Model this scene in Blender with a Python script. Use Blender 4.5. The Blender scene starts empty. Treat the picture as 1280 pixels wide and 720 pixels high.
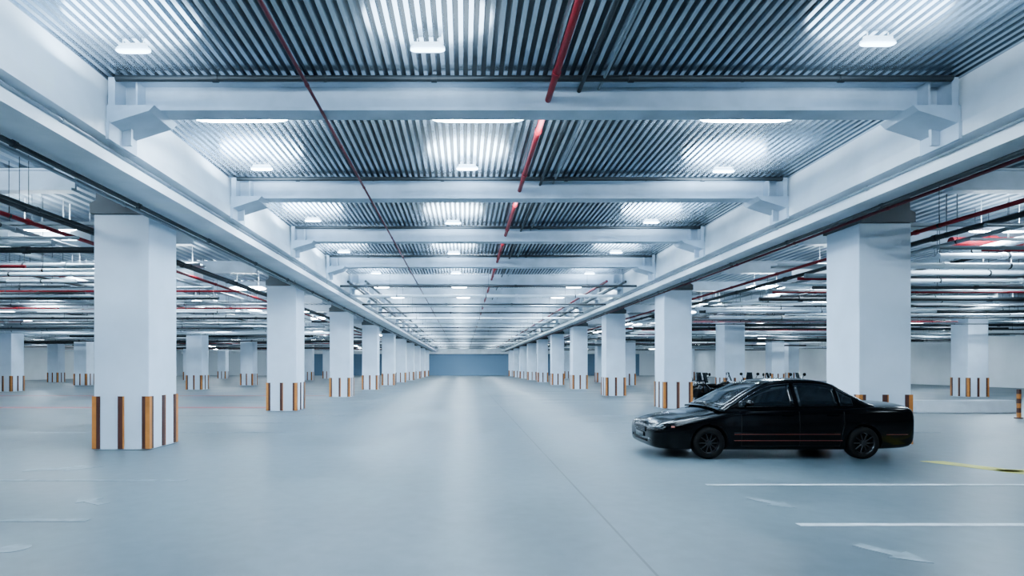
import bpy, bmesh, math, random
from mathutils import Vector, Matrix
from mathutils.bvhtree import BVHTree
random.seed(7)
S = bpy.context.scene
COL = S.collection

# ------------------------------------------------------------ materials
def new_mat(name):
    m = bpy.data.materials.new(name); m.use_nodes = True
    nt = m.node_tree
    b = nt.nodes.get("Principled BSDF")
    return m, nt, b

def mat(name, col, rough=.5, metal=0., noise=.0, scale=4., coat=0., spec=.5, rnoise=0., bump=0.):
    m, nt, b = new_mat(name)
    b.inputs["Base Color"].default_value = (*col, 1)
    b.inputs["Roughness"].default_value = rough
    b.inputs["Metallic"].default_value = metal
    b.inputs["Coat Weight"].default_value = coat
    b.inputs["Specular IOR Level"].default_value = spec
    geo = nt.nodes.new("ShaderNodeNewGeometry")
    n = nt.nodes.new("ShaderNodeTexNoise"); n.inputs["Scale"].default_value = scale
    n.inputs["Detail"].default_value = 5
    nt.links.new(geo.outputs["Position"], n.inputs["Vector"])
    if noise > 0:
        r = nt.nodes.new("ShaderNodeMapRange")
        r.inputs["From Min"].default_value = .3; r.inputs["From Max"].default_value = .7
        r.inputs["To Min"].default_value = 1 - noise; r.inputs["To Max"].default_value = 1 + noise * .4
        nt.links.new(n.outputs["Fac"], r.inputs["Value"])
        v = nt.nodes.new("ShaderNodeVectorMath"); v.operation = 'SCALE'
        v.inputs[0].default_value = col
        nt.links.new(r.outputs[0], v.inputs["Scale"])
        nt.links.new(v.outputs[0], b.inputs["Base Color"])
    if rnoise > 0:
        r2 = nt.nodes.new("ShaderNodeMapRange")
        r2.inputs["To Min"].default_value = max(0, rough - rnoise); r2.inputs["To Max"].default_value = rough + rnoise
        nt.links.new(n.outputs["Fac"], r2.inputs["Value"])
        nt.links.new(r2.outputs[0], b.inputs["Roughness"])
    return m

def emit(name, col, s, edge=1.2, power=1.6):
    # frosted diffuser: hot along the middle, dimmer towards the rim
    m, nt, b = new_mat(name)
    b.inputs["Base Color"].default_value = (*col, 1)
    b.inputs["Emission Color"].default_value = (*col, 1)
    tc = nt.nodes.new("ShaderNodeTexCoord"); sp = nt.nodes.new("ShaderNodeSeparateXYZ")
    nt.links.new(tc.outputs["Generated"], sp.inputs[0])
    def node(op, a, b_=None):
        k = nt.nodes.new("ShaderNodeMath"); k.operation = op
        for i, v in enumerate((a, b_)):
            if v is None: continue
            if isinstance(v, (int, float)): k.inputs[i].default_value = v
            else: nt.links.new(v, k.inputs[i])
        return k.outputs[0]
    fs = []
    for ax, pw in (("X", 4), ("Y", 2)):
        t = node('ABSOLUTE', node('MULTIPLY', node('SUBTRACT', sp.outputs[ax], .5), 2.0))
        fs.append(node('MAXIMUM', node('SUBTRACT', 1.0, node('POWER', t, pw)), 0.0))
    q = node('POWER', node('MULTIPLY', fs[0], fs[1]), power)
    st = node('ADD', node('MULTIPLY', q, s), edge)
    nt.links.new(st, b.inputs["Emission Strength"])
    return m

M_COLUMN = mat("column_paint", (.68, .81, .95), .42, noise=.10, scale=1.2)
M_CAP = mat("dark_crosshead_paint", (.03, .04, .05), .5, noise=.2, scale=2)
M_GIRDER = mat("girder_paint", (.86, .93, .99), .38, noise=.25, scale=.8)
M_BEAM = mat("beam_paint", (.46, .56, .66), .35, noise=.25, scale=1.6)
M_DECK = mat("galvanised_deck", (.41, .48, .54), .22, metal=.88, noise=.25, scale=.35)
M_DECKV = mat("deck_recess_shade", (.008, .012, .016), .5, metal=.4)  # shade between the ribs, put into the colour of the deck valleys
M_DECKS = mat("side_deck", (.28, .34, .39), .33, metal=.75, noise=.4, scale=.5)
M_ORANGE = mat("guard_amber", (.50, .17, .03), .45, noise=.15, scale=9)
M_BLACK = mat("guard_brown", (.060, .014, .009), .5)
M_RED = mat("pipe_red", (.20, .003, .010), .5, spec=.2)
M_DKRED = mat("pipe_dark_red", (.09, .004, .012), .5, spec=.2)
M_PGREY = mat("pipe_grey", (.20, .24, .27), .35, metal=.5)
M_PWHITE = mat("pipe_white", (.72, .82, .90), .4)
M_PDARK = mat("pipe_dark", (.009, .012, .015), .5, spec=.3)
M_LINE = mat("line_white", (.50, .56, .60), .5, noise=.3, scale=6)
M_FAINT = mat("line_worn", (.148, .190, .215), .5, noise=.45, scale=6)
M_YEL = mat("line_yellow", (.50, .45, .04), .5, noise=.3, scale=5)
M_PINK = mat("line_red", (.34, .03, .05), .5, noise=.2, scale=5)
M_WALL = mat("wall_paint", (.84, .91, .96), .6, noise=.08, scale=.5)
M_TUBE = emit("diffuser_glow", (.70, .87, 1.0), 190, 6, .7)
M_TUBES = emit("diffuser_glow_side", (.70, .87, 1.0), 180, 5, .8)
M_SOFT = emit("added_uplight_diffuser", (.70, .87, 1.0), 1.5, .8, 1.0)  # lens of the added uplighters
M_HOUS = mat("fixture_white", (.7, .76, .8), .4)
M_BARR = mat("barrier_concrete", (.72, .80, .87), .6, noise=.12, scale=2)

# floor
m, nt, b = new_mat("polished_concrete"); M_FLOOR = m
geo = nt.nodes.new("ShaderNodeNewGeometry")
n1 = nt.nodes.new("ShaderNodeTexNoise"); n1.inputs["Scale"].default_value = .35; n1.inputs["Detail"].default_value = 4
n2 = nt.nodes.new("ShaderNodeTexNoise"); n2.inputs["Scale"].default_value = 5; n2.inputs["Detail"].default_value = 6
nt.links.new(geo.outputs["Position"], n1.inputs["Vector"]); nt.links.new(geo.outputs["Position"], n2.inputs["Vector"])
mx = nt.nodes.new("ShaderNodeMath"); mx.operation = 'MULTIPLY_ADD'
nt.links.new(n2.outputs["Fac"], mx.inputs[0]); mx.inputs[1].default_value = .3
nt.links.new(n1.outputs["Fac"], mx.inputs[2])
cr = nt.nodes.new("ShaderNodeValToRGB")
cr.color_ramp.elements[0].position = .42; cr.color_ramp.elements[0].color = (.030, .047, .058, 1)
cr.color_ramp.elements[1].position = .86; cr.color_ramp.elements[1].color = (.096, .129, .147, 1)
nt.links.new(mx.outputs[0], cr.inputs[0])
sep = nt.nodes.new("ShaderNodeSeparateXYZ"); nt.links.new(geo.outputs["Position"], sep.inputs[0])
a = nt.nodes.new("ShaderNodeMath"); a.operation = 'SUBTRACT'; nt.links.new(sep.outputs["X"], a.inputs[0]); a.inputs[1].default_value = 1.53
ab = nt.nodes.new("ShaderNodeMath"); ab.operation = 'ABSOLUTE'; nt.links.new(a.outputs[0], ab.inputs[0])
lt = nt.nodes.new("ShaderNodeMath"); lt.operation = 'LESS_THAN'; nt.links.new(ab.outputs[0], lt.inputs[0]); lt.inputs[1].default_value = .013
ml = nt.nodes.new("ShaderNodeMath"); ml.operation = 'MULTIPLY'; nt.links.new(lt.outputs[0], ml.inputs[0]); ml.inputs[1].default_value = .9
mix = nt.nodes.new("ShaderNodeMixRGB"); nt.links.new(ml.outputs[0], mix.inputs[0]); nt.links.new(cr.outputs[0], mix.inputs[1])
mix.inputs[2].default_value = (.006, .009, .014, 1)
nt.links.new(mix.outputs[0], b.inputs["Base Color"])
b.inputs["Specular IOR Level"].default_value = .42
rr = nt.nodes.new("ShaderNodeMapRange")
rr.inputs["To Min"].default_value = .26; rr.inputs["To Max"].default_value = .54
nt.links.new(n1.outputs["Fac"], rr.inputs["Value"]); nt.links.new(rr.outputs[0], b.inputs["Roughness"])

# far wall: white with blue painted centre section
m, nt, b = new_mat("far_wall_paint"); M_FARW = m
geo = nt.nodes.new("ShaderNodeNewGeometry"); sep = nt.nodes.new("ShaderNodeSeparateXYZ"); nt.links.new(geo.outputs["Position"], sep.inputs[0])
a = nt.nodes.new("ShaderNodeMath"); a.operation = 'SUBTRACT'; nt.links.new(sep.outputs["X"], a.inputs[0]); a.inputs[1].default_value = 2
ab = nt.nodes.new("ShaderNodeMath"); ab.operation = 'ABSOLUTE'; nt.links.new(a.outputs[0], ab.inputs[0])
lt = nt.nodes.new("ShaderNodeMath"); lt.operation = 'LESS_THAN'; nt.links.new(ab.outputs[0], lt.inputs[0]); lt.inputs[1].default_value = 33
mix = nt.nodes.new("ShaderNodeMixRGB"); nt.links.new(lt.outputs[0], mix.inputs[0])
mix.inputs[1].default_value = (.78, .86, .92, 1); mix.inputs[2].default_value = (.09, .18, .28, 1)
nt.links.new(mix.outputs[0], b.inputs["Base Color"]); b.inputs["Roughness"].default_value = .6

# ------------------------------------------------------------ mesh builder
class MB:
    def __init__(s): s.v = []; s.f = []; s.m = []; s.sm = []
    def add(s, vs, fs, mi=0, smooth=False):
        o = len(s.v); s.v += [tuple(p) for p in vs]
        for f in fs:
            s.f.append([i + o for i in f]); s.m.append(mi); s.sm.append(smooth)
    def box(s, x0, x1, y0, y1, z0, z1, mi=0):
        vs = [(x, y, z) for z in (z0, z1) for y in (y0, y1) for x in (x0, x1)]
        s.add(vs, [(0, 2, 3, 1), (4, 5, 7, 6), (0, 1, 5, 4), (2, 6, 7, 3), (0, 4, 6, 2), (1, 3, 7, 5)], mi)
    def cyl(s, p, q, r, n=10, mi=0, r2=None, caps=True):
        p = Vector(p); q = Vector(q); d = (q - p).normalized(); r2 = r if r2 is None else r2
        u = d.orthogonal().normalized(); w = d.cross(u)
        vs = []
        for c, rad in ((p, r), (q, r2)):
            for i in range(n):
                t = 2 * math.pi * i / n
                vs.append(c + u * math.cos(t) * rad + w * math.sin(t) * rad)
        s.add(vs, [(i, (i + 1) % n, n + (i + 1) % n, n + i) for i in range(n)], mi, True)
        if caps:
            s.add(vs, [tuple(range(n))[::-1], tuple(range(n, 2 * n))], mi)
    def prism(s, pts, axis, a, b2, mi=0):
        n = len(pts); vs = []
        for c in (a, b2):
            for p in pts:
                if axis == 'x': vs.append((c, p[0], p[1]))
                elif axis == 'y': vs.append((p[0], c, p[1]))
                else: vs.append((p[0], p[1], c))
        s.add(vs, [(i, (i + 1) % n, n + (i + 1) % n, n + i) for i in range(n)] + [tuple(range(n))[::-1], tuple(range(n, 2 * n))], mi)
    def lathe(s, prof, c, n=28, mi=0):   # prof (r, y) about Y axis through c
        vs = []
        for i in range(n):
            t = 2 * math.pi * i / n
            for r, y in prof: vs.append((c[0] + r * math.cos(t), c[1] + y, c[2] + r * math.sin(t)))
        k = len(prof); fs = []
        for i in range(n):
            j = (i + 1) % n
            for a in range(k - 1): fs.append((i * k + a, i * k + a + 1, j * k + a + 1, j * k + a))
        s.add(vs, fs, mi, True)
    def grid(s, P, mi=0, smooth=True):
        r = len(P); c = len(P[0]); vs = [p for row in P for p in row]
        s.add(vs, [(i * c + j, i * c + j + 1, (i + 1) * c + j + 1, (i + 1) * c + j) for i in range(r - 1) for j in range(c - 1)], mi, smooth)
    def mesh(s, name, mats):
        me = bpy.data.meshes.new(name); me.from_pydata(s.v, [], s.f)
        for mm in mats: me.materials.append(mm)
        me.polygons.foreach_set("material_index", s.m)
        me.polygons.foreach_set("use_smooth", s.sm)
        bm = bmesh.new(); bm.from_mesh(me); bmesh.ops.recalc_face_normals(bm, faces=bm.faces); bm.to_mesh(me); bm.free()
        me.update(); return me
    def obj(s, name, mats, parent=None, loc=(0, 0, 0), bevel=0, **kw):
        o = bpy.data.objects.new(name, s.mesh(name, mats)); COL.objects.link(o); o.location = loc
        if parent: o.parent = parent
        if bevel:
            bv = o.modifiers.new("bevel", 'BEVEL'); bv.width = bevel; bv.segments = 2; bv.limit_method = 'ANGLE'
        for k, v in kw.items(): o[k] = v
        return o

def empty(name, loc, **kw):
    e = bpy.data.objects.new(name, None); e.empty_display_size = .2; COL.objects.link(e); e.location = loc
    for k, v in kw.items(): e[k] = v
    return e

def dup(root, loc, rot=None, kids=True, **kw):
    r = root.copy(); COL.objects.link(r); r.location = loc
    if rot is not None: r.rotation_euler = (0, 0, rot)
    for k, v in kw.items(): r[k] = v
    def rec(src, dst):
        for c in [x for x in ORIG.get(src.name, [])]:
            n = c.copy(); COL.objects.link(n); n.parent = dst
            rec(c, n)
    if kids: rec(root, r)
    return r
ORIG = {}
def reg(root):
    def rec(o):
        ch = [c for c in bpy.data.objects if c.parent == o]
        ORIG[o.name] = ch
        for c in ch: rec(c)
    rec(root)

# ------------------------------------------------------------ room shell
XL, XR, YB, YF = -56., 44., -9., 115.
ZS = 5.6     # side deck
ZD = 5.96    # nave deck
GLO, GRO = -6.27, 7.95   # outer faces of girders
f = MB(); f.box(XL, XR, YB, YF, -.2, 0); f.obj("floor", [M_FLOOR], kind="structure")
def deck(x0, x1, z, pitch, dep, mats, name):
    d = MB(); x = x0
    def q(a, za, b_, zb, mi):
        d.add([(a, YB, za), (b_, YB, zb), (b_, YF, zb), (a, YF, za)], [(0, 1, 2, 3)], mi)
    while x < x1 - .001:
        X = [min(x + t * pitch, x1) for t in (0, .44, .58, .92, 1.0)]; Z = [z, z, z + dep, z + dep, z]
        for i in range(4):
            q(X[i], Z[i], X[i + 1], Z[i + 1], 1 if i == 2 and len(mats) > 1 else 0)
        x += pitch
    d.obj(name, mats, kind="structure")
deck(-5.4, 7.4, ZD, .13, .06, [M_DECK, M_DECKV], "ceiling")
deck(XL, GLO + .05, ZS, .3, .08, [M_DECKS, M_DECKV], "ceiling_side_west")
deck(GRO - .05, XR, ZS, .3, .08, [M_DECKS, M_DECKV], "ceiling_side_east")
w = MB(); w.box(XL, XR, YF, YF + .2, 0, 6.2); w.obj("wall_far", [M_FARW], kind="structure")
w = MB(); w.box(XL, XR, YB - .2, YB, 0, 6.2); w.obj("wall_back", [M_WALL], kind="structure")
w = MB(); w.box(XL - .2, XL, YB, YF, 0, 6.2); w.obj("wall_left", [M_WALL], kind="structure")
w = MB(); w.box(XR, XR + .2, YB, YF, 0, 6.2); w.obj("wall_right", [M_WALL], kind="structure")
w = MB(); w.box(XL, XR, YF - .9, YF, 4.3, 6.2); w.obj("trim_1", [M_GIRDER], kind="structure")

# girders
def girder(inner, outer, lab):
    s = 1 if outer > inner else -1
    pts = [(inner + .12 * s, 6.05), (inner, 5.25), (inner, 5.04), (inner + .25 * s, 4.98), (inner + .25 * s, 4.9), (inner + .05 * s, 4.86),
           (inner + .05 * s, 4.7), (outer, 4.7), (outer, 4.86), (outer - .2 * s, 4.9), (outer - .2 * s, 5.5), (outer, 5.55), (outer, 6.05)]
    g = MB(); g.prism(pts, 'y', YB, YF - .9)
    g.obj("concrete_girder", [M_GIRDER], label=lab, category="girder")
girder(-5.25, GLO, "long white stepped girder running beside the row of square pillars")
girder(7.3, GRO, "long white stepped girder running beside the row of square pillars")

# ------------------------------------------------------------ columns
def make_column(w, h, cap=0):
    e = empty("parking_column", (0, 0, 0), category="column", group="square pillars of the garage",
              label="square white concrete pillar with amber and brown corner guards")
    b_ = MB(); hw = w / 2
    b_.box(-hw, hw, 0, w, 0, h)
    b_.obj("shaft", [M_COLUMN], e, bevel=.015)
    if cap:
        g = MB(); g.prism([(-hw - .02, h), (hw + .02, h), (hw + .02, h + .2), (hw - .1, h + .26), (hw - .1, ZS), (-hw + .1, ZS), (-hw + .1, h + .26), (-hw - .02, h + .2)], 'y', -.1, w + .1)
        g.obj("crosshead", [M_CAP], e, label="dark steel crosshead on the pillar")
    H = 1.07; t = .025
    def corner(cx, cy, sx, sy):
        g = MB(); L = .13
        for a, b2, mi in ((0, .06, 0), (.06, L, 1)):
            xs = sorted((cx - sx * a, cx - sx * b2)); ys = sorted((cy, cy + sy * t))
            g.box(xs[0], xs[1], ys[0], ys[1], .02, H, mi)
            ys = sorted((cy - sy * a, cy - sy * b2)); xs = sorted((cx, cx + sx * t))
            g.box(xs[0], xs[1], ys[0], ys[1], .02, H, mi)
        xs = sorted((cx, cx + sx * t)); ys = sorted((cy, cy + sy * t)); g.box(xs[0], xs[1], ys[0], ys[1], .02, H, 0)
        g.obj("corner_guard", [M_ORANGE, M_BLACK], e)
    corner(-hw, 0, -1, -1); corner(hw, 0, 1, -1); corner(-hw, w, -1, 1); corner(hw, w, 1, 1)
    def strip(kind):
        g = MB()
        for a, b2, mi in ((-.06, .035, 1), (.035, .06, 0)):
            if kind == 'f': g.box(a, b2, -t, 0, .02, H, mi)
            if kind == 'b': g.box(a, b2, w, w + t, .02, H, mi)
            if kind == 'l': g.box(-hw - t, -hw, w / 2 + a, w / 2 + b2, .02, H, mi)
            if kind == 'r': g.box(hw, hw + t, w / 2 + a, w / 2 + b2, .02, H, mi)
        g.obj("bumper_strip", [M_ORANGE, M_BLACK], e)
    for k in 'fblr': strip(k)
    reg(e); return e
C0 = make_column(1.10, 4.7, 1)
C0.location = (-6.84, 11.5, 0)
cols = []
d = 21.6
while d < 112: cols.append((-6.84, d)); d += 10.1
cols += [(8.92, 12.2), (8.47, 22.8)]
d = 32.8
while d < 112: cols.append((8.65, d)); d += 10.1
for d in (1.4, -8.): cols += [(-6.84, d), (8.8, d)]
H2 = []
for d in (21.6, 31.7, 41.8, 51.9, 62, 72.1, 82.2):
    H2 += [(14.9, d), (28.3, d), (-19.6, d), (-34.6, d), (-44.3, d)]
H2 += [(35.5, 62), (-30.9, 38.6)]
for x, y in cols: dup(C0, (x, y, 0))
C1 = make_column(1.12, 5.6)
C1.location = (14.9, 11.5, 0)
for x, y in H2: dup(C1, (x, y, 0))
ALLC = H2 + [(14.9, 11.5)]
def near_col(x, y): return any(abs(x - a_) < 1.6 and -.6 < y - b_ < 1.7 for a_, b_ in ALLC)

# ------------------------------------------------------------ cross beams
def make_beam(x0, x1, zb, zt, fl, lab, grp, brack=True):
    mid = (x0 + x1) / 2; L = (x1 - x0) / 2
    e = empty("steel_beam", (mid, 0, 0), category="beam", label=lab, group=grp)
    g = MB(); g.prism([(-fl / 2, zb), (fl / 2, zb), (fl / 2, zb + .05), (.03, zb + .06), (.03, zt - .04), (fl / 2 - .02, zt - .03), (fl / 2 - .02, zt),
                       (-fl / 2 + .02, zt), (-fl / 2 + .02, zt - .03), (-.03, zt - .04), (-.03, zb + .06), (-fl / 2, zb + .05)], 'x', -L, L)
    g.obj("girder_web", [M_BEAM], e)
    if brack:
        for s in (-1, 1):
            g = MB()
            g.prism([(s * L, zb), (s * (L - .7), zb), (s * (L - .62), zb - .08), (s * (L - .05), zb - .26), (s * L, zb - .26)], 'y', -.34, .34)
            g.box(min(s * (L - .4), s * (L - .37)), max(s * (L - .4), s * (L - .37)), -.24, .24, zb + .0, zt - .05)
            g.box(min(s * L, s * (L - .1)), max(s * L, s * (L - .1)), -.3, .3, zb, zt - .02)
            g.box(min(s * L, s * (L - .05)), max(s * L, s * (L - .05)), -.36, .36, zb - .5, zb - .24)
            g.box(min(s * L, s * (L - .18)), max(s * L, s * (L - .18)), -.025, .025, zb - .47, zb - .1)
            g.obj("end_bracket", [M_BEAM], e)
    reg(e); return e
BY = [8.8 + 4.5 * k for k in range(-3, 23)]
B0 = make_beam(-5.25, 7.3, 5.5, 5.95, .34, "pale grey steel cross beam bolted between the white girders", "steel beams over the driving lane")
B0.location.y = BY[3]
for i, y in enumerate(BY):
    if i != 3: dup(B0, (B0.location.x, y, 0))
BL = make_beam(XL, -7.75, 5.15, 5.59, .26, "grey steel beam under the side ceiling", "steel beams over the side bays", False)
BR = make_beam(9.65, XR, 5.15, 5.59, .26, "grey steel beam under the side ceiling", "steel beams over the side bays", False)
BL.location.y = BR.location.y = 6.5
for k in range(1, 22):
    dup(BL, (BL.location.x, 6.5 + 5 * k, 0)); dup(BR, (BR.location.x, 6.5 + 5 * k, 0))

# ------------------------------------------------------------ light fixtures
def make_fix(L, hang, grp, wd, tm, th=.05, lab="glowing white fluorescent light fitting hung below the ceiling"):
    e = empty("batten_light", (0, 0, 0), category="ceiling light", group=grp, label=lab)
    g = MB(); g.prism([(-.03, .06), (.03, .06), (.02, .09), (-.02, .09)], 'x', -L * .4, L * .4)
    for s in (-1, 1): g.cyl((s * L * .3, 0, .08), (s * L * .3, 0, hang), .008, 6)
    g.obj("housing", [M_HOUS], e)
    g = MB(); rows = []
    n = 14; prof = [(-wd, .0), (-wd * .9, -.02), (-wd * .5, -th), (0, -th * 1.15), (wd * .5, -th), (wd * .9, -.02), (wd, 0), (wd * .7, .05), (0, .06), (-wd * .7, .05), (-wd, 0)]
    for i in range(n + 1):
        t = -1 + 2 * i / n; k = max(.45, (1 - abs(t) ** 8) ** .5)
        rows.append([(t * L / 2, y * k, z * k) for y, z in prof])
    g.grid(rows)
    g.add(rows[0][:-1], [tuple(range(10))]); g.add(rows[-1][:-1], [tuple(range(10))])
    g.obj("light_diffuser", [tm], e)
    reg(e); return e
F0 = make_fix(1.55, .24, "light fittings over the driving lane", .17, M_TUBE)
F1 = make_fix(1.5, .7, "light fittings over the side bays", .19, M_TUBES)
F2 = make_fix(.8, .11, "small lights fixed under the metal deck", .13, M_TUBE, .03)
F3 = make_fix(.45, .14, "added soft uplighters for the deck glow", .05, M_SOFT, .015, "added small uplighter for the glow on the metal deck")  # invented fittings, added to carry the soft glow on the deck
F0z = 5.74
def area(x, y, z, p, sx=1.3, sy=.25, up=False, col=(.60, .81, 1.0)):
    l = bpy.data.lights.new("lamp", 'AREA'); l.shape = 'ELLIPSE' if up else 'RECTANGLE'; l.size = sx; l.size_y = sy; l.energy = p
    l.color = col
    o = bpy.data.objects.new("lamp", l); COL.objects.link(o); o.location = (x, y, z)
    if up: o.rotation_euler = (math.pi, 0, 0)
first = True; first2 = True; first3 = True
for i, y in enumerate(BY[1:]):
    for x in (-3.6, .0, 4.9):
        xx = x + random.uniform(-.35, .35); yy = y + .62
        if y < 0 and x == 0: continue
        if first: F0.location = (xx, yy, F0z); first = False
        else: dup(F0, (xx, yy, F0z))
        if y < 55:
            area(xx, yy, F0z - .07, 34)
            if y > 3: area(xx, yy + .15, F0z - .16, 420, 2.8, 1.1, True)
        elif i % 3 == 0: area(xx, yy, F0z - .08, 120, 3, .5)
    if 3 < y < 105:
        for x in (-4.1, -.2, 5.6):
            xx = x + random.uniform(-.3, .3)
            if y < 24:
                yq = y + 3.3 + random.uniform(-.2, .2)
                if first3: F3.location = (xx, yq, 5.83); first3 = False
                else: dup(F3, (xx, yq, 5.83))
                area(xx, yq, 5.68, 250 if y > 8 else 100, 1.7, 1.2, True)  # uplight added for the pool of glow on the deck
            else:
                if first2: F2.location = (xx, y + 3.45, 5.85); first2 = False
                else: dup(F2, (xx, y + 3.45, 5.85))
y = 28.6
while y < 90:
    for x in (-4.7, 6.75): dup(F2, (x, y, 5.85), math.pi / 2)
    y += 9
first = True
for k in range(0, 20):
    y = 8.8 + 5 * k
    for j, x in enumerate((-9.6, -13, -17, -22, -27, -32, -38, -44, -51, 12.2, 17, 22, 28, 34, 40)):
        xx = x + random.uniform(-.8, .8); yy = y + random.uniform(-.6, .6)
        if abs(x) > .85 * y + 6: continue
        if k > 6 and (j + k) % 2: continue
        if near_col(xx, yy): yy += 1.9
        if first: F1.location = (xx, yy, 4.9); first = False
        else: dup(F1, (xx, yy, 4.9))
        if k < 12 and (k + j) % 2 == 0:
            area(xx, yy, 4.82, 75, 1.3, .3)
            if k < 8: area(xx, yy, 4.8, 200, 2.0, .9, True)
for x in (-50, -40, -28, -16, 18, 30, 40): area(x, 106, 4.8, 260, 4, 1)  # area lights without fittings, added to brighten the far wall
for x, y in ((-14, 1), (-22, 4), (16, 1), (24, 4), (25, 27.5)): dup(F1, (x, y, 4.9))  # last fitting is added to brighten the dark pillar behind it

# ------------------------------------------------------------ pipes
def pipe(name, p, q, r, matr, lab, cat="pipe", top=None, every=5., coup=3., grp=None, hang=True):
    p = Vector(p); q = Vector(q); d = (q - p); L = d.length; d.normalize()
    g = MB(); g.cyl(p, q, r, 10)
    n = int(L / coup)
    for i in range(1, n + 1):
        c = p + d * (i * coup - coup * .5 + random.uniform(-.2, .2))
        g.cyl(c - d * r * .9, c + d * r * .9, r * 1.3, 10)
    o = g.obj(name, [matr], label=lab, category=cat)
    if grp: o["group"] = grp
    if hang and top:
        m_ = max(1, min(6, int(L / every)))
        for i in range(m_):
            c = p + d * (L * (i + .5) / m_)
            h = MB(); h.cyl(c + Vector((0, 0, r * .6)), (c.x, c.y, top), .007, 5)
            h.cyl(c - d * .02, c + d * .02, r * 1.12, 10)
            h.obj("pipe_hanger", [M_PDARK], o)
    return o
pipe("sprinkler_pipe", (1.28, YB, 5.72), (1.28, 108, 5.72), .048, M_RED, "red sprinkler main running through the steel beams", top=5.95, coup=2.25)
pipe("sprinkler_pipe", (-2.12, YB, 5.46), (-2.12, 108, 5.46), .024, M_DKRED, "thin dark red sprinkler pipe hung under the beams", top=5.95, coup=2.25)
pipe("conduit", (1.75, YB, 5.85), (1.75, 108, 5.85), .03, M_PDARK, "thin dark electrical conduit under the metal deck", cat="conduit", top=5.95)
pipe("conduit", (2.05, YB, 5.88), (2.05, 108, 5.88), .02, M_PGREY, "thin grey electrical conduit under the metal deck", cat="conduit", top=5.95)
for y in (8.8, 13.3, 17.8, 22.3):
    pipe("conduit", (-5.1, y - .36, 5.88), (7.15, y - .36, 5.88), .045, M_PDARK, "dark conduit running beside a steel beam", cat="conduit", top=5.95)
for x, z, mt in ((-4.95, 5.3, M_PDARK), (-4.6, 5.2, M_PGREY), (-4.2, 5.32, M_PDARK), (6.9, 5.3, M_PDARK), (6.55, 5.2, M_PGREY), (6.1, 5.32, M_DKRED)):
    pipe("pipe", (x, 24.6, z), (x, 108, z), .055, mt, "long pipe hung beside the white girder", top=5.95, every=8)
y = 24.2; i = 0
while y < 104:
    mt, lb = [(M_PDARK, "dark pipe crossing below the steel beams"), (M_PWHITE, "white pipe crossing below the steel beams"), (M_PDARK, "dark pipe crossing below the steel beams"), (M_PGREY, "galvanised pipe crossing below the steel beams")][i % 4]
    z = 5.06 - .1 * (i % 3)
    pipe("pipe", (-5.2, y, z), (7.25, y, z), .05 + .02 * (i % 2), mt, lb, top=5.95, every=4)
    y += 2.6 + .06 * i; i += 1
for z, x, r, m_ in ((4.94, -5.36, .03, M_PGREY), (4.6, -5.95, .04, M_PDARK), (4.58, -6.12, .03, M_PGREY), (4.94, 7.41, .03, M_PGREY), (4.6, 7.65, .04, M_PDARK), (4.58, 7.82, .03, M_DKRED)):
    pipe("conduit", (x, YB, z), (x, 108, z), r, m_, "long conduit clipped along the white girder", cat="conduit", top=4.7 if z < 4.9 else None)
LABY = {0: "red sprinkler pipe hung from the side ceiling", 1: "dark grey pipe hung from the side ceiling", 2: "white pipe hung from the side ceiling", 3: "galvanised pipe hung from the side ceiling"}
MM = [M_RED, M_PDARK, M_PWHITE, M_PGREY]
for x, z, r, k in ((-8.7, 4.55, .045, 0), (-8.15, 4.6, .055, 1), (-7.7, 4.5, .035, 1), (-9.3, 4.5, .05, 3), (-11, 4.5, .07, 2), (-13, 4.55, .09, 2), (-13.4, 4.5, .05, 1), (-15, 4.5, .06, 2), (-17, 4.55, .09, 3), (-21, 4.5, .07, 1), (-26, 4.55, .1, 2), (-33, 4.5, .08, 2),
                   (9.9, 4.6, .045, 0), (10.4, 4.5, .06, 1), (11.2, 4.5, .05, 3), (12.7, 4.55, .09, 2), (13.3, 4.5, .04, 1), (16.5, 4.5, .09, 2), (18, 4.5, .06, 1), (20, 4.5, .09, 3), (25, 4.5, .08, 2), (31, 4.5, .1, 2)):
    pipe("pipe", (x, max(1., abs(x) * .9 - 4), z), (x, 90, z), r, MM[k], LABY[k], top=5.6, every=9)
yy = 8.6
i = 0
while yy < 80:
    for side in (-1, 1):
        for rep in range(6):
            k = random.choice([0, 1, 2, 2, 3, 1, 3, 1, 3, 2, 1, 3, 1, 2])
            y = yy + random.uniform(-.1, .1) + rep * .36
            if any(c - .2 < y < c + 1.35 for c in (21.6, 31.7, 41.8, 51.9, 62, 72.1)): continue
            if 15.5 < y < 16.1 or 16.7 < y < 17.1: continue
            z = random.uniform(3.85, 4.36); r = random.choice([.03, .04, .05, .07])
            if k == 0: r = min(r, .035)
            if side < 0: x0, x1 = -8.0 - random.choice([0, 0, 2, 5]), -8 - random.uniform(.25, 1.0) * y
            else: x0, x1 = 9.8 + random.choice([0, 0, 1.5, 4]), 10 + random.uniform(.25, 1.0) * y
            x1 = max(XL + 1, min(XR - 1, x1))
            pipe("pipe", (x0, y, z), (x1, y, z), r, MM[k], LABY[k] + " across the parking bays", top=5.6, every=5)
    yy += 2.2 + i * .1; i += 1
pipe("sprinkler_pipe", (-8.2, 15.8, 4.2), (-25, 15.8, 4.2), .075, M_RED, "red sprinkler main crossing the side bays", top=5.6, coup=2)
pipe("sprinkler_pipe", (12.0, 14.2, 4.75), (22, 14.2, 4.75), .11, M_RED, "thick red sprinkler main crossing the side bays", top=5.6, coup=2)
pipe("sprinkler_pipe", (9.8, 16.9, 4.25), (26, 16.9, 4.25), .05, M_RED, "red sprinkler pipe crossing the side bays", top=5.6, coup=2)
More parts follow.
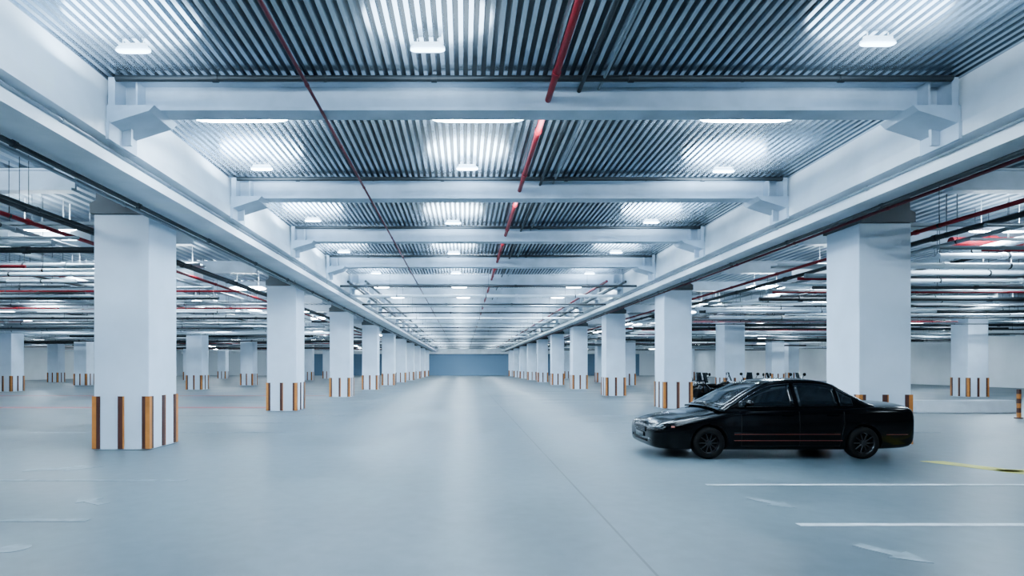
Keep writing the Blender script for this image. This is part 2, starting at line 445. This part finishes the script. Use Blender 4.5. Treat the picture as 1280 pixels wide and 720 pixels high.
def tray(x0, x1, y, z, w=.4):
    g = MB()
    g.box(x0, x1, y, y + w, z, z + .015); g.box(x0, x1, y, y + .015, z, z + .09); g.box(x0, x1, y + w - .015, y + w, z, z + .09)
    n = 4
    for i in range(n):
        c = x0 + (x1 - x0) * (i + .5) / n
        g.cyl((c, y + .05, z), (c, y + .05, 5.59), .008, 5); g.cyl((c, y + w - .05, z), (c, y + w - .05, 5.59), .008, 5)
    g.obj("cable_tray", [M_PGREY], label="galvanised cable tray hung under the side ceiling", category="cable tray", group="cable trays")
for y, z in ((12.8, 4.8), (17.9, 4.8), (28.2, 4.8), (34, 4.8), (49, 4.8)):
    tray(-8.2 - y * .9, -8.2, y, z); tray(9.8, min(43, 9.8 + y * .8), y + .1, z)
def duct(x0, x1, y, z, w, h):
    g = MB(); g.box(x0, x1, y, y + w, z, z + h)
    n = int((x1 - x0) / 1.4)
    for i in range(n + 1):
        c = x0 + (x1 - x0) * i / n; g.box(c - .02, c + .02, y - .03, y + w + .03, z - .03, z + h + .03)
        if i % 3 == 1:
            g.box(c - .2, c + .2, y - .02, y + w + .02, z - .05, z - .03)
            g.cyl((c, y - .02, z), (c, y - .02, 5.59), .01, 5); g.cyl((c, y + w + .02, z), (c, y + w + .02, 5.59), .01, 5)
    g.obj("air_duct", [M_PWHITE], label="pale rectangular air duct hung under the side ceiling", category="air duct", group="air ducts")
for y, xa, xb in ((13.9, -20, -9.5), (20.2, -32, -9.5), (29.7, -38, -9.5), (37.5, -44, -10), (47.2, -48, -10), (57.5, -50, -10)): duct(xa, xb, y, 4.75, .7, .33)
for y, xa, xb in ((20.2, 11.5, 34), (29.7, 11.5, 38), (37.4, 11, 40), (47.2, 11, 40), (55, 11, 40)): duct(xa, xb, y, 4.75, .8, .33)

# ------------------------------------------------------------ floor markings
def flat(name, x0, x1, y0, y1, matr, lab, grp="painted bay lines"):
    g = MB(); g.box(x0, x1, y0, y1, 0, .004); g.obj(name, [matr], label=lab, category="floor marking", group=grp)
def slant(p, q, wd, matr, lab):
    g = MB(); g.prism([p, (p[0] + wd, p[1]), (q[0] + wd, q[1]), q], 'z', 0, .004); g.obj("parking_line", [matr], label=lab, category="floor marking", group="painted bay lines")
flat("parking_line", 3.5, 12, 5.98, 6.08, M_LINE, "white painted parking bay line on the concrete")
flat("parking_line", 3.4, 12, 8.04, 8.12, M_LINE, "white painted parking bay line on the concrete")
for y in (14.5, 17, 19.5, 26.5, 29, 36, 39): flat("parking_line", 3.6, 12, y, y + .1, M_FAINT, "worn white parking bay line on the concrete")
for y in (6.15, 8.35): flat("parking_line", -11, -4.05, y, y + .11, M_FAINT, "worn white parking bay line on the concrete")
for y in (14.5, 17, 19.5, 26.5, 29, 36, 39): flat("parking_line", -11, -4.05, y, y + .12, M_FAINT, "worn white parking bay line on the concrete")
slant((8.0, 10.1), (8.75, 8.6), .4, M_YEL, "slanted yellow painted line beside the parked car")
flat("parking_line", 8.5, 13, 9.05, 9.28, M_YEL, "yellow painted line beside the parked car")
flat("parking_line", -26, -7.7, 23.2, 23.9, M_PINK, "red painted floor line between side bays")
flat("parking_line", -30, -8, 33.0, 33.5, M_PINK, "red painted floor line between side bays")
def arrow(x, y, s, rot, lab="worn white direction arrow painted on the floor"):
    g = MB(); g.prism([(-.5, -.12), (.05, -.12), (.05, -.27), (.5, 0), (.05, .27), (.05, .12), (-.5, .12)], 'z', 0, .004)
    o = g.obj("floor_arrow", [M_FAINT], loc=(x, y, 0), label=lab, category="floor marking", group="painted arrows")
    o.scale = (s, s, 1); o.rotation_euler = (0, 0, rot)
arrow(3.75, 7.0, .6, math.radians(-60)); arrow(3.8, 5.1, .6, math.radians(-60))
arrow(-6.5, 9.4, 1.1, 0.3); arrow(-4.6, 7.1, .6, 2.6)
g = MB(); g.cyl((0, 0, 0), (0, 0, .004), .13, 28)
g.obj("floor_disc", [M_FAINT], loc=(-4.1, 5.25, 0), label="pale round mark painted on the concrete", category="floor marking")

# ------------------------------------------------------------ barriers
def barrier(x0, x1, y, h, lab):
    g = MB(); g.prism([(y, 0), (y + .5, 0), (y + .42, h), (y + .08, h)], 'x', x0, x1)
    g.obj("concrete_barrier", [M_BARR], bevel=.02, label=lab, category="barrier")
barrier(16.4, 20.0, 20.8, .45, "low white concrete kerb beside the parking bays")
e = empty("striped_post", (17.82, 18.5, 0), label="slim amber and brown striped post beside the parking bays", category="post")
g = MB()
for k in range(6): g.cyl((0, 0, .04 + k * .15), (0, 0, .04 + (k + 1) * .15), .06, 14, k % 2)
g.obj("shaft", [M_ORANGE, M_BLACK], e)
g = MB(); g.cyl((0, 0, 0), (0, 0, .04), .12, 16); g.obj("base", [M_BLACK], e)

# ------------------------------------------------------------ car
M_PAINT = mat("black_paint", (.0010, .0011, .0015), .10, coat=.0, spec=.17)
M_GLASS = mat("tinted_glass", (.004, .006, .008), .06, spec=.2)
M_RUB = mat("tyre_rubber", (.003, .003, .003), .75, spec=.12)
M_RIM = mat("alloy_rim", (.05, .053, .058), .3, metal=.9)
M_CHR = mat("chrome", (.12, .13, .15), .2, metal=1.)
M_TRIM = mat("black_trim", (.003, .003, .003), .6, spec=.12)
M_LENS = mat("headlamp_lens", (.04, .05, .06), .14, metal=.3, coat=.2)
M_TAIL = mat("tail_lamp", (.25, .01, .01), .2, coat=.6)
M_AMB = mat("reflection_turn_lamp", (.18, .03, .018), .35, metal=.2)  # colour of the painted reflection strips and of the turn lamps
M_PLATE = mat("plate_white", (.05, .06, .07), .4)

def spl(tab, x):
    xs = [t[0] for t in tab]
    if x <= xs[0]: return tab[0][1]
    if x >= xs[-1]: return tab[-1][1]
    for i in range(len(tab) - 1):
        if x <= xs[i + 1]:
            p0 = tab[max(i - 1, 0)][1]; p1 = tab[i][1]; p2 = tab[i + 1][1]; p3 = tab[min(i + 2, len(tab) - 1)][1]
            t = (x - xs[i]) / (xs[i + 1] - xs[i])
            return .5 * (2 * p1 + (p2 - p0) * t + (2 * p0 - 5 * p1 + 4 * p2 - p3) * t * t + (3 * p1 - p0 - 3 * p2 + p3) * t ** 3)
WX = (.93, 3.70); WR = .29
ST = [(-.04, .54, .25, .48, .50), (-.02, .70, .19, .55, .575), (.07, .81, .158, .61, .63), (.28, .865, .146, .665, .70), (.7, .885, .14, .735, .785), (1.1, .885, .14, .81, .865),
      (1.35, .89, .14, .855, .915), (2.0, .89, .14, .88, .925), (2.8, .89, .14, .90, .945), (3.6, .885, .14, .92, .975), (3.95, .88, .15, .935, .995),
      (4.42, .86, .16, .935, 1.0), (4.60, .835, .19, .925, .99), (4.67, .79, .26, .85, .90), (4.70, .68, .37, .70, .73)]
def make_car(paint, lab, loc, rot=0):
    e = empty("car", loc, category="car", label=lab)
    P = []
    for x, hw, zb, zs, zt in ST:
        half = [(0, zb), (hw * .8, zb), (hw * .96, zb + .04), (hw * .985, zb + .16), (hw * 1.0, (zb + zs) / 2 + .09), (hw * .985, zs - .07), (hw * .945, zs - .002), (hw * .72, zt - .02), (hw * .4, zt), (0, zt + .012)]
        ring = [(x, y, z) for y, z in half] + [(x, -y, z) for y, z in half[1:-1][::-1]]
        P.append(ring + [ring[0]])
    bmv = MB(); n = len(P[0]) - 1
    vs = [p for r in P for p in r[:-1]]
    fs = [(i * n + j, i * n + (j + 1) % n, (i + 1) * n + (j + 1) % n, (i + 1) * n + j) for i in range(len(P) - 1) for j in range(n)]
    fs += [tuple(range(n))[::-1], tuple((len(P) - 1) * n + j for j in range(n))]
    bmv.add(vs, fs, 0, True)
    tmp = bmv.obj("tmp", [paint, M_TRIM])
    ss = tmp.modifiers.new("s", 'SUBSURF'); ss.levels = 2; ss.render_levels = 2
    cuts = []
    for wx in WX:
        for s in (-1, 1):
            c = MB(); c.cyl((wx, s * .58, WR + .01), (wx, s * 1.2, WR + .01), .330, 40, 0)
            co = c.obj("cut", [M_TRIM, M_TRIM]); cuts.append(co)
            bo = tmp.modifiers.new("b", 'BOOLEAN'); bo.object = co; bo.operation = 'DIFFERENCE'; bo.solver = 'EXACT'
    dg = bpy.context.evaluated_depsgraph_get(); dg.update()
    me = bpy.data.meshes.new_from_object(tmp.evaluated_get(dg))
    for c in cuts: bpy.data.objects.remove(c)
    bpy.data.objects.remove(tmp)
    for p in me.polygons: p.use_smooth = True
    try: me.set_sharp_from_angle(angle=math.radians(35))
    except Exception as ex: print(ex)
    body = bpy.data.objects.new("body", me); COL.objects.link(body); body.parent = e
    bvh = BVHTree.FromPolygons([v.co.copy() for v in me.vertices], [tuple(p.vertices) for p in me.polygons])
    def hit(o, d, off):
        h = bvh.ray_cast(Vector(o), Vector(d).normalized())
        if h[0] is None: return None
        nn = h[1]
        if nn.dot(Vector(d)) > 0: nn = -nn
        return h[0] + nn * off
    def patch(name, us, vs_, org, dr, off, matr, parent=e, label=None, edge=None):
        rows = []
        for v in vs_:
            row = []
            for u in us:
                h = hit(org(u, v), dr, off)
                if h is None: h = (rows[-1][len(row)] if rows else (row[-1] if row else Vector(org(u, v))))
                row.append(Vector(h))
            rows.append(row)
        g = MB(); g.grid(rows); o = g.obj(name, [matr], parent)
        sd = o.modifiers.new("t", 'SOLIDIFY'); sd.thickness = .006; sd.offset = 0
        if label: o["label"] = label
        return o
    lin = lambda a, b_, k: [a + (b_ - a) * i / (k - 1) for i in range(k)]
    # greenhouse
    ZR = [(1.12, .89), (1.3, .975), (1.7, 1.195), (2.04, 1.355), (2.36, 1.412), (2.75, 1.425), (3.05, 1.41), (3.28, 1.35), (3.54, 1.20), (3.76, 1.07), (3.94, .985)]
    zr = lambda x: spl(ZR, x)
    WZ = lambda z: .80 - .23 * max(0, (z - .90)) / .48
    def topz(x, y, wr): return zr(x) + .018 - .03 * (y / wr) ** 2
    rows = []
    for x in lin(1.12, 3.94, 44):
        z = zr(x); rail = max(z - .05, .87); wr = WZ(rail)
        half = [(WZ(.85), .85)] + [(WZ(.87 + (rail - .87) * t), .87 + (rail - .87) * t) for t in (0, .33, .66, .92)] + [(wr - .012, rail + .012)]
        tops = [(wr * q, topz(x, wr * q, wr)) for q in (.93, .85, .7, .5, .25, 0)]
        hh = half + tops
        rows.append([(x, y, zz) for y, zz in hh] + [(x, -y, zz) for y, zz in hh[:-1][::-1]])
    g = MB(); g.grid(rows); g.obj("roof", [paint], e)
    def win(x0, x1, s, name="side_window"):
        rr_ = []
        for x in lin(x0, x1, 14):
            zt = zr(x) - .085; zb = .94 + .012 * (x - 1.5)
            zt = max(zt, zb + .012)
            rr_.append([(x, s * (WZ(zb + (zt - zb) * t) + .006), zb + (zt - zb) * t) for t in (0, .25, .5, .75, 1)])
        g = MB(); g.grid(rr_); o = g.obj(name, [M_GLASS], e)
        sd = o.modifiers.new("t", 'SOLIDIFY'); sd.thickness = .004; sd.offset = 0
        for k in (0, 4):
            c = MB()
            c.grid([[Vector(p[k]) + Vector((0, s * .006 * math.cos(t), (-.008 if k == 0 else .008) + .007 * math.sin(t))) for t in (0, 1.05, 2.1, 3.14, 4.2, 5.25, 6.283)] for p in rr_])
            c.obj("window_trim", [M_CHR], e)
    for s in (-1, 1):
        win(1.50, 2.50, s); win(2.58, 3.28, s); win(3.33, 3.56, s, "quarter_window")
    for nm, a_, b_ in (("windshield", 1.2, 2.03), ("rear_window", 3.32, 3.83)):
        rows = []
        for x in lin(a_, b_, 12):
            wr = WZ(max(zr(x) - .05, .87))
            rows.append([(x, wr * q, topz(x, wr * q, wr) + .007) for q in lin(-.88, .88, 13)])
        g = MB(); g.grid(rows); o = g.obj(nm, [M_GLASS], e)
        sd = o.modifiers.new("t", 'SOLIDIFY'); sd.thickness = .004; sd.offset = 0
    for s in (-1, 1):
        dr = (0, -s, 0)
        og = lambda u, v: (u, s * 1.5, v)
        for x in (1.50, 2.54, 3.34):
            k = .10 if x > 3.3 else 0
            patch("door_seam", [-.006, .006], lin(.24, .85, 12), lambda u, v, x=x, k=k: (x + u - k * max(0, .62 - v) * 2.2, s * 1.5, v), dr, .001, M_TRIM)
        patch("sill_seam", lin(1.50, 3.27, 14), [.235, .245], og, dr, .001, M_TRIM)
        patch("side_molding", lin(1.37, 3.26, 16), [.455, .485], og, dr, .008, M_PAINT)
        patch("reflection_strip", lin(1.37, 3.26, 16), [.448, .455], og, dr, .008, M_AMB, label="painted copper coloured reflection strip")  # orange reflection along the car side, painted on as thin strips
        patch("reflection_strip", lin(1.37, 3.31, 16), [.335, .341], og, dr, .004, M_AMB, label="painted copper coloured reflection strip")
        patch("reflection_strip", lin(4.10, 4.50, 8), [.44, .446], og, dr, .004, M_AMB, label="painted copper coloured reflection strip")
        for x in (2.34, 3.14):
            g = MB(); h0 = hit((x, s * 1.5, .79), dr, .0)
            g.cyl((x - .09, h0.y + s * .025, .79), (x + .09, h0.y + s * .025, .79), .014, 8)
            g.cyl((x - .08, h0.y - s * .01, .79), (x - .08, h0.y + s * .025, .79), .012, 8); g.cyl((x + .08, h0.y - s * .01, .79), (x + .08, h0.y + s * .025, .79), .012, 8)
            g.obj("door_handle", [paint], e)
        g = MB(); pts = []
        for i in range(9):
            th = math.pi * i / 8; row = []
            for j in range(13):
                ph = 2 * math.pi * j / 12
                row.append((1.62 + .055 * math.cos(th), s * (.93 + .10 * math.sin(th) * math.cos(ph)), 1.01 + .06 * math.sin(th) * math.sin(ph)))
            pts.append(row)
        g.grid(pts); g.cyl((1.62, s * .77, .95), (1.62, s * .88, .99), .022, 8); g.obj("side_mirror", [paint], e)
        patch("headlamp", [s * q for q in lin(.42, .78, 12)], lin(.52, .57, 6), lambda u, v: (-1, u, v + (abs(u) - .38) * .09), (1, 0, 0), .005, M_LENS, label="clear headlamp")
        patch("fog_lamp", [s * q for q in lin(.48, .56, 4)], lin(.30, .34, 4), lambda u, v: (-1, u, v), (1, 0, 0), .006, M_LENS)
        patch("tail_lamp", [s * q for q in lin(.36, .74, 10)], lin(.73, .84, 5), lambda u, v: (6, u, v), (-1, 0, 0), .006, M_TAIL, label="red tail lamp")
        patch("turn_lamp", lin(.26, .32, 4), [.56, .59], og, dr, .004, M_AMB)
    fr = lambda u, v: (-1, u, v)
    patch("grille", lin(-.32, .32, 9), lin(.44, .52, 4), fr, (1, 0, 0), .004, M_TRIM)
    for z in (.455, .48, .505): patch("grille_bar", lin(-.31, .31, 9), [z, z + .007], fr, (1, 0, 0), .014, M_CHR)
    patch("lower_intake", lin(-.40, .40, 9), lin(.27, .31, 4), fr, (1, 0, 0), .004, M_TRIM)
    patch("license_plate", lin(-.22, .22, 3), lin(.34, .42, 3), fr, (1, 0, 0), .02, M_PLATE)
    patch("license_plate", lin(-.24, .24, 3), lin(.56, .66, 3), lambda u, v: (6, u, v), (-1, 0, 0), .01, M_PLATE)
    patch("hood_seam", lin(.14, 1.2, 10), [-.62, -.612], lambda u, v: (u, v, 2), (0, 0, -1), .001, M_TRIM)
    patch("hood_seam", lin(.14, 1.2, 10), [.612, .62], lambda u, v: (u, v, 2), (0, 0, -1), .001, M_TRIM)
    for wx in WX:
        for s in (-1, 1):
            w_ = empty("wheel", (wx, s * .765, WR)); w_.parent = e
            t = MB(); t.lathe([(.185, -.10), (.225, -.108), (.272, -.10), (.288, -.07), (.29, 0), (.288, .07), (.272, .10), (.225, .108), (.185, .10)], (0, 0, 0), 36)
            t.obj("tyre", [M_RUB], w_)
            r = MB(); r.lathe([(.192, -s * .10), (.182, s * .02), (.18, s * .085), (.195, s * .10)], (0, 0, 0), 32)
            r.lathe([(0, s * .0), (.182, s * .0)], (0, 0, 0), 24, 1)
            r.cyl((0, s * .02, 0), (0, s * .092, 0), .04, 16)
            for k in range(10):
                an = 2 * math.pi * k / 10
                c0 = Vector((math.cos(an) * .03, s * .082, math.sin(an) * .03)); c1 = Vector((math.cos(an) * .184, s * .088, math.sin(an) * .184))
                r.cyl(c0, c1, .011, 6, 0, .008)
            r.obj("rim", [M_RIM, M_TRIM], w_)
    e.rotation_euler = (0, 0, rot)
    return e
CAR = make_car(M_PAINT, "glossy black sedan parked beside a square pillar", (3.46, 10.3 + .87, 0))

# ------------------------------------------------------------ motorcycles
def make_moto():
    e = empty("motorcycle", (0, 0, 0), category="motorcycle", group="motorcycles parked near the pillars", label="dark motorcycle with windscreen and mirrors on its stand")
    for y in (-.65, .65):
        t = MB(); n = 24
        rows = []
        for i in range(n + 1):
            a_ = 2 * math.pi * i / n
            rows.append([((.05 * math.cos(b_ * math.pi / 4)), y + (.26 + .05 * math.sin(b_ * math.pi / 4)) * math.cos(a_), .31 + (.26 + .05 * math.sin(b_ * math.pi / 4)) * math.sin(a_)) for b_ in range(9)])
        t.grid(rows)
        for k in range(6):
            a_ = math.pi * k / 3; t.cyl((0, y, .31), (0, y + .25 * math.cos(a_), .31 + .25 * math.sin(a_)), .012, 5)
        t.obj("wheel", [M_RUB], e)
    g = MB(); rows = []
    for y, w_, z0, z1 in ((-.75, .04, .55, .75), (-.5, .14, .45, .95), (-.2, .16, .3, .98), (.15, .13, .35, .80), (.55, .12, .6, .82), (.95, .03, .8, .9)):
        c = (z0 + z1) / 2; h = (z1 - z0) / 2
        rows.append([(w_ * math.cos(2 * math.pi * i / 12), y, c + h * math.sin(2 * math.pi * i / 12)) for i in range(13)])
    g.grid(rows); g.obj("body", [M_PAINT], e)
    g = MB(); g.cyl((.06, -.65, .31), (.06, -.42, 1.0), .025, 8); g.cyl((-.06, -.65, .31), (-.06, -.42, 1.0), .025, 8)
    g.cyl((-.36, -.34, 1.06), (.36, -.34, 1.06), .018, 8)
    for s in (-1, 1): g.cyl((s * .22, -.36, 1.06), (s * .33, -.42, 1.32), .012, 6)
    g.obj("handlebar", [M_TRIM], e)
    for s in (-1, 1):
        g = MB(); g.cyl((s * .34, -.43, 1.34), (s * .34, -.40, 1.34), .07, 12); g.obj("mirror", [M_TRIM], e)
    g = MB(); g.grid([[(.16 * q, -.62 + .05 * q * q, 1.0) for q in (-1, -.5, 0, .5, 1)], [(.11 * q, -.45 + .04 * q * q, 1.42) for q in (-1, -.5, 0, .5, 1)]])
    g.obj("windscreen", [M_GLASS], e)
    g = MB(); g.box(-.12, .12, .1, .7, .8, .87); g.obj("seat", [M_TRIM], e, bevel=.03)
    g = MB(); g.cyl((-.1, .1, .35), (-.3, .05, 0.01), .015, 6); g.obj("kickstand", [M_TRIM], e)
    reg(e); return e
MO = make_moto(); MO.location = (9.9, 24.6, 0); MO.rotation_euler = (0, 0, .5)
for x, y, r in ((10.7, 26.4, -.3), (12.5, 24.6, .7), (13.2, 26.6, -.5), (14.1, 24.9, .2), (12.0, 27.2, 1.3)): dup(MO, (x, y, 0), r)

# ------------------------------------------------------------ world + camera
wd = bpy.data.worlds.new("World"); S.world = wd; wd.use_nodes = True
wd.node_tree.nodes["Background"].inputs[0].default_value = (.2, .3, .4, 1)
wd.node_tree.nodes["Background"].inputs[1].default_value = .3
cd = bpy.data.cameras.new("Camera"); cam = bpy.data.objects.new("Camera", cd); COL.objects.link(cam)
cam.location = (0, 0, 1.65); cam.rotation_euler = (math.pi / 2, 0, 0)
cd.sensor_width = 36; cd.lens = 720 / 1280 * 36
cd.shift_x = 60 / 1280; cd.shift_y = 99 / 1280; cd.clip_end = 300
S.camera = cam
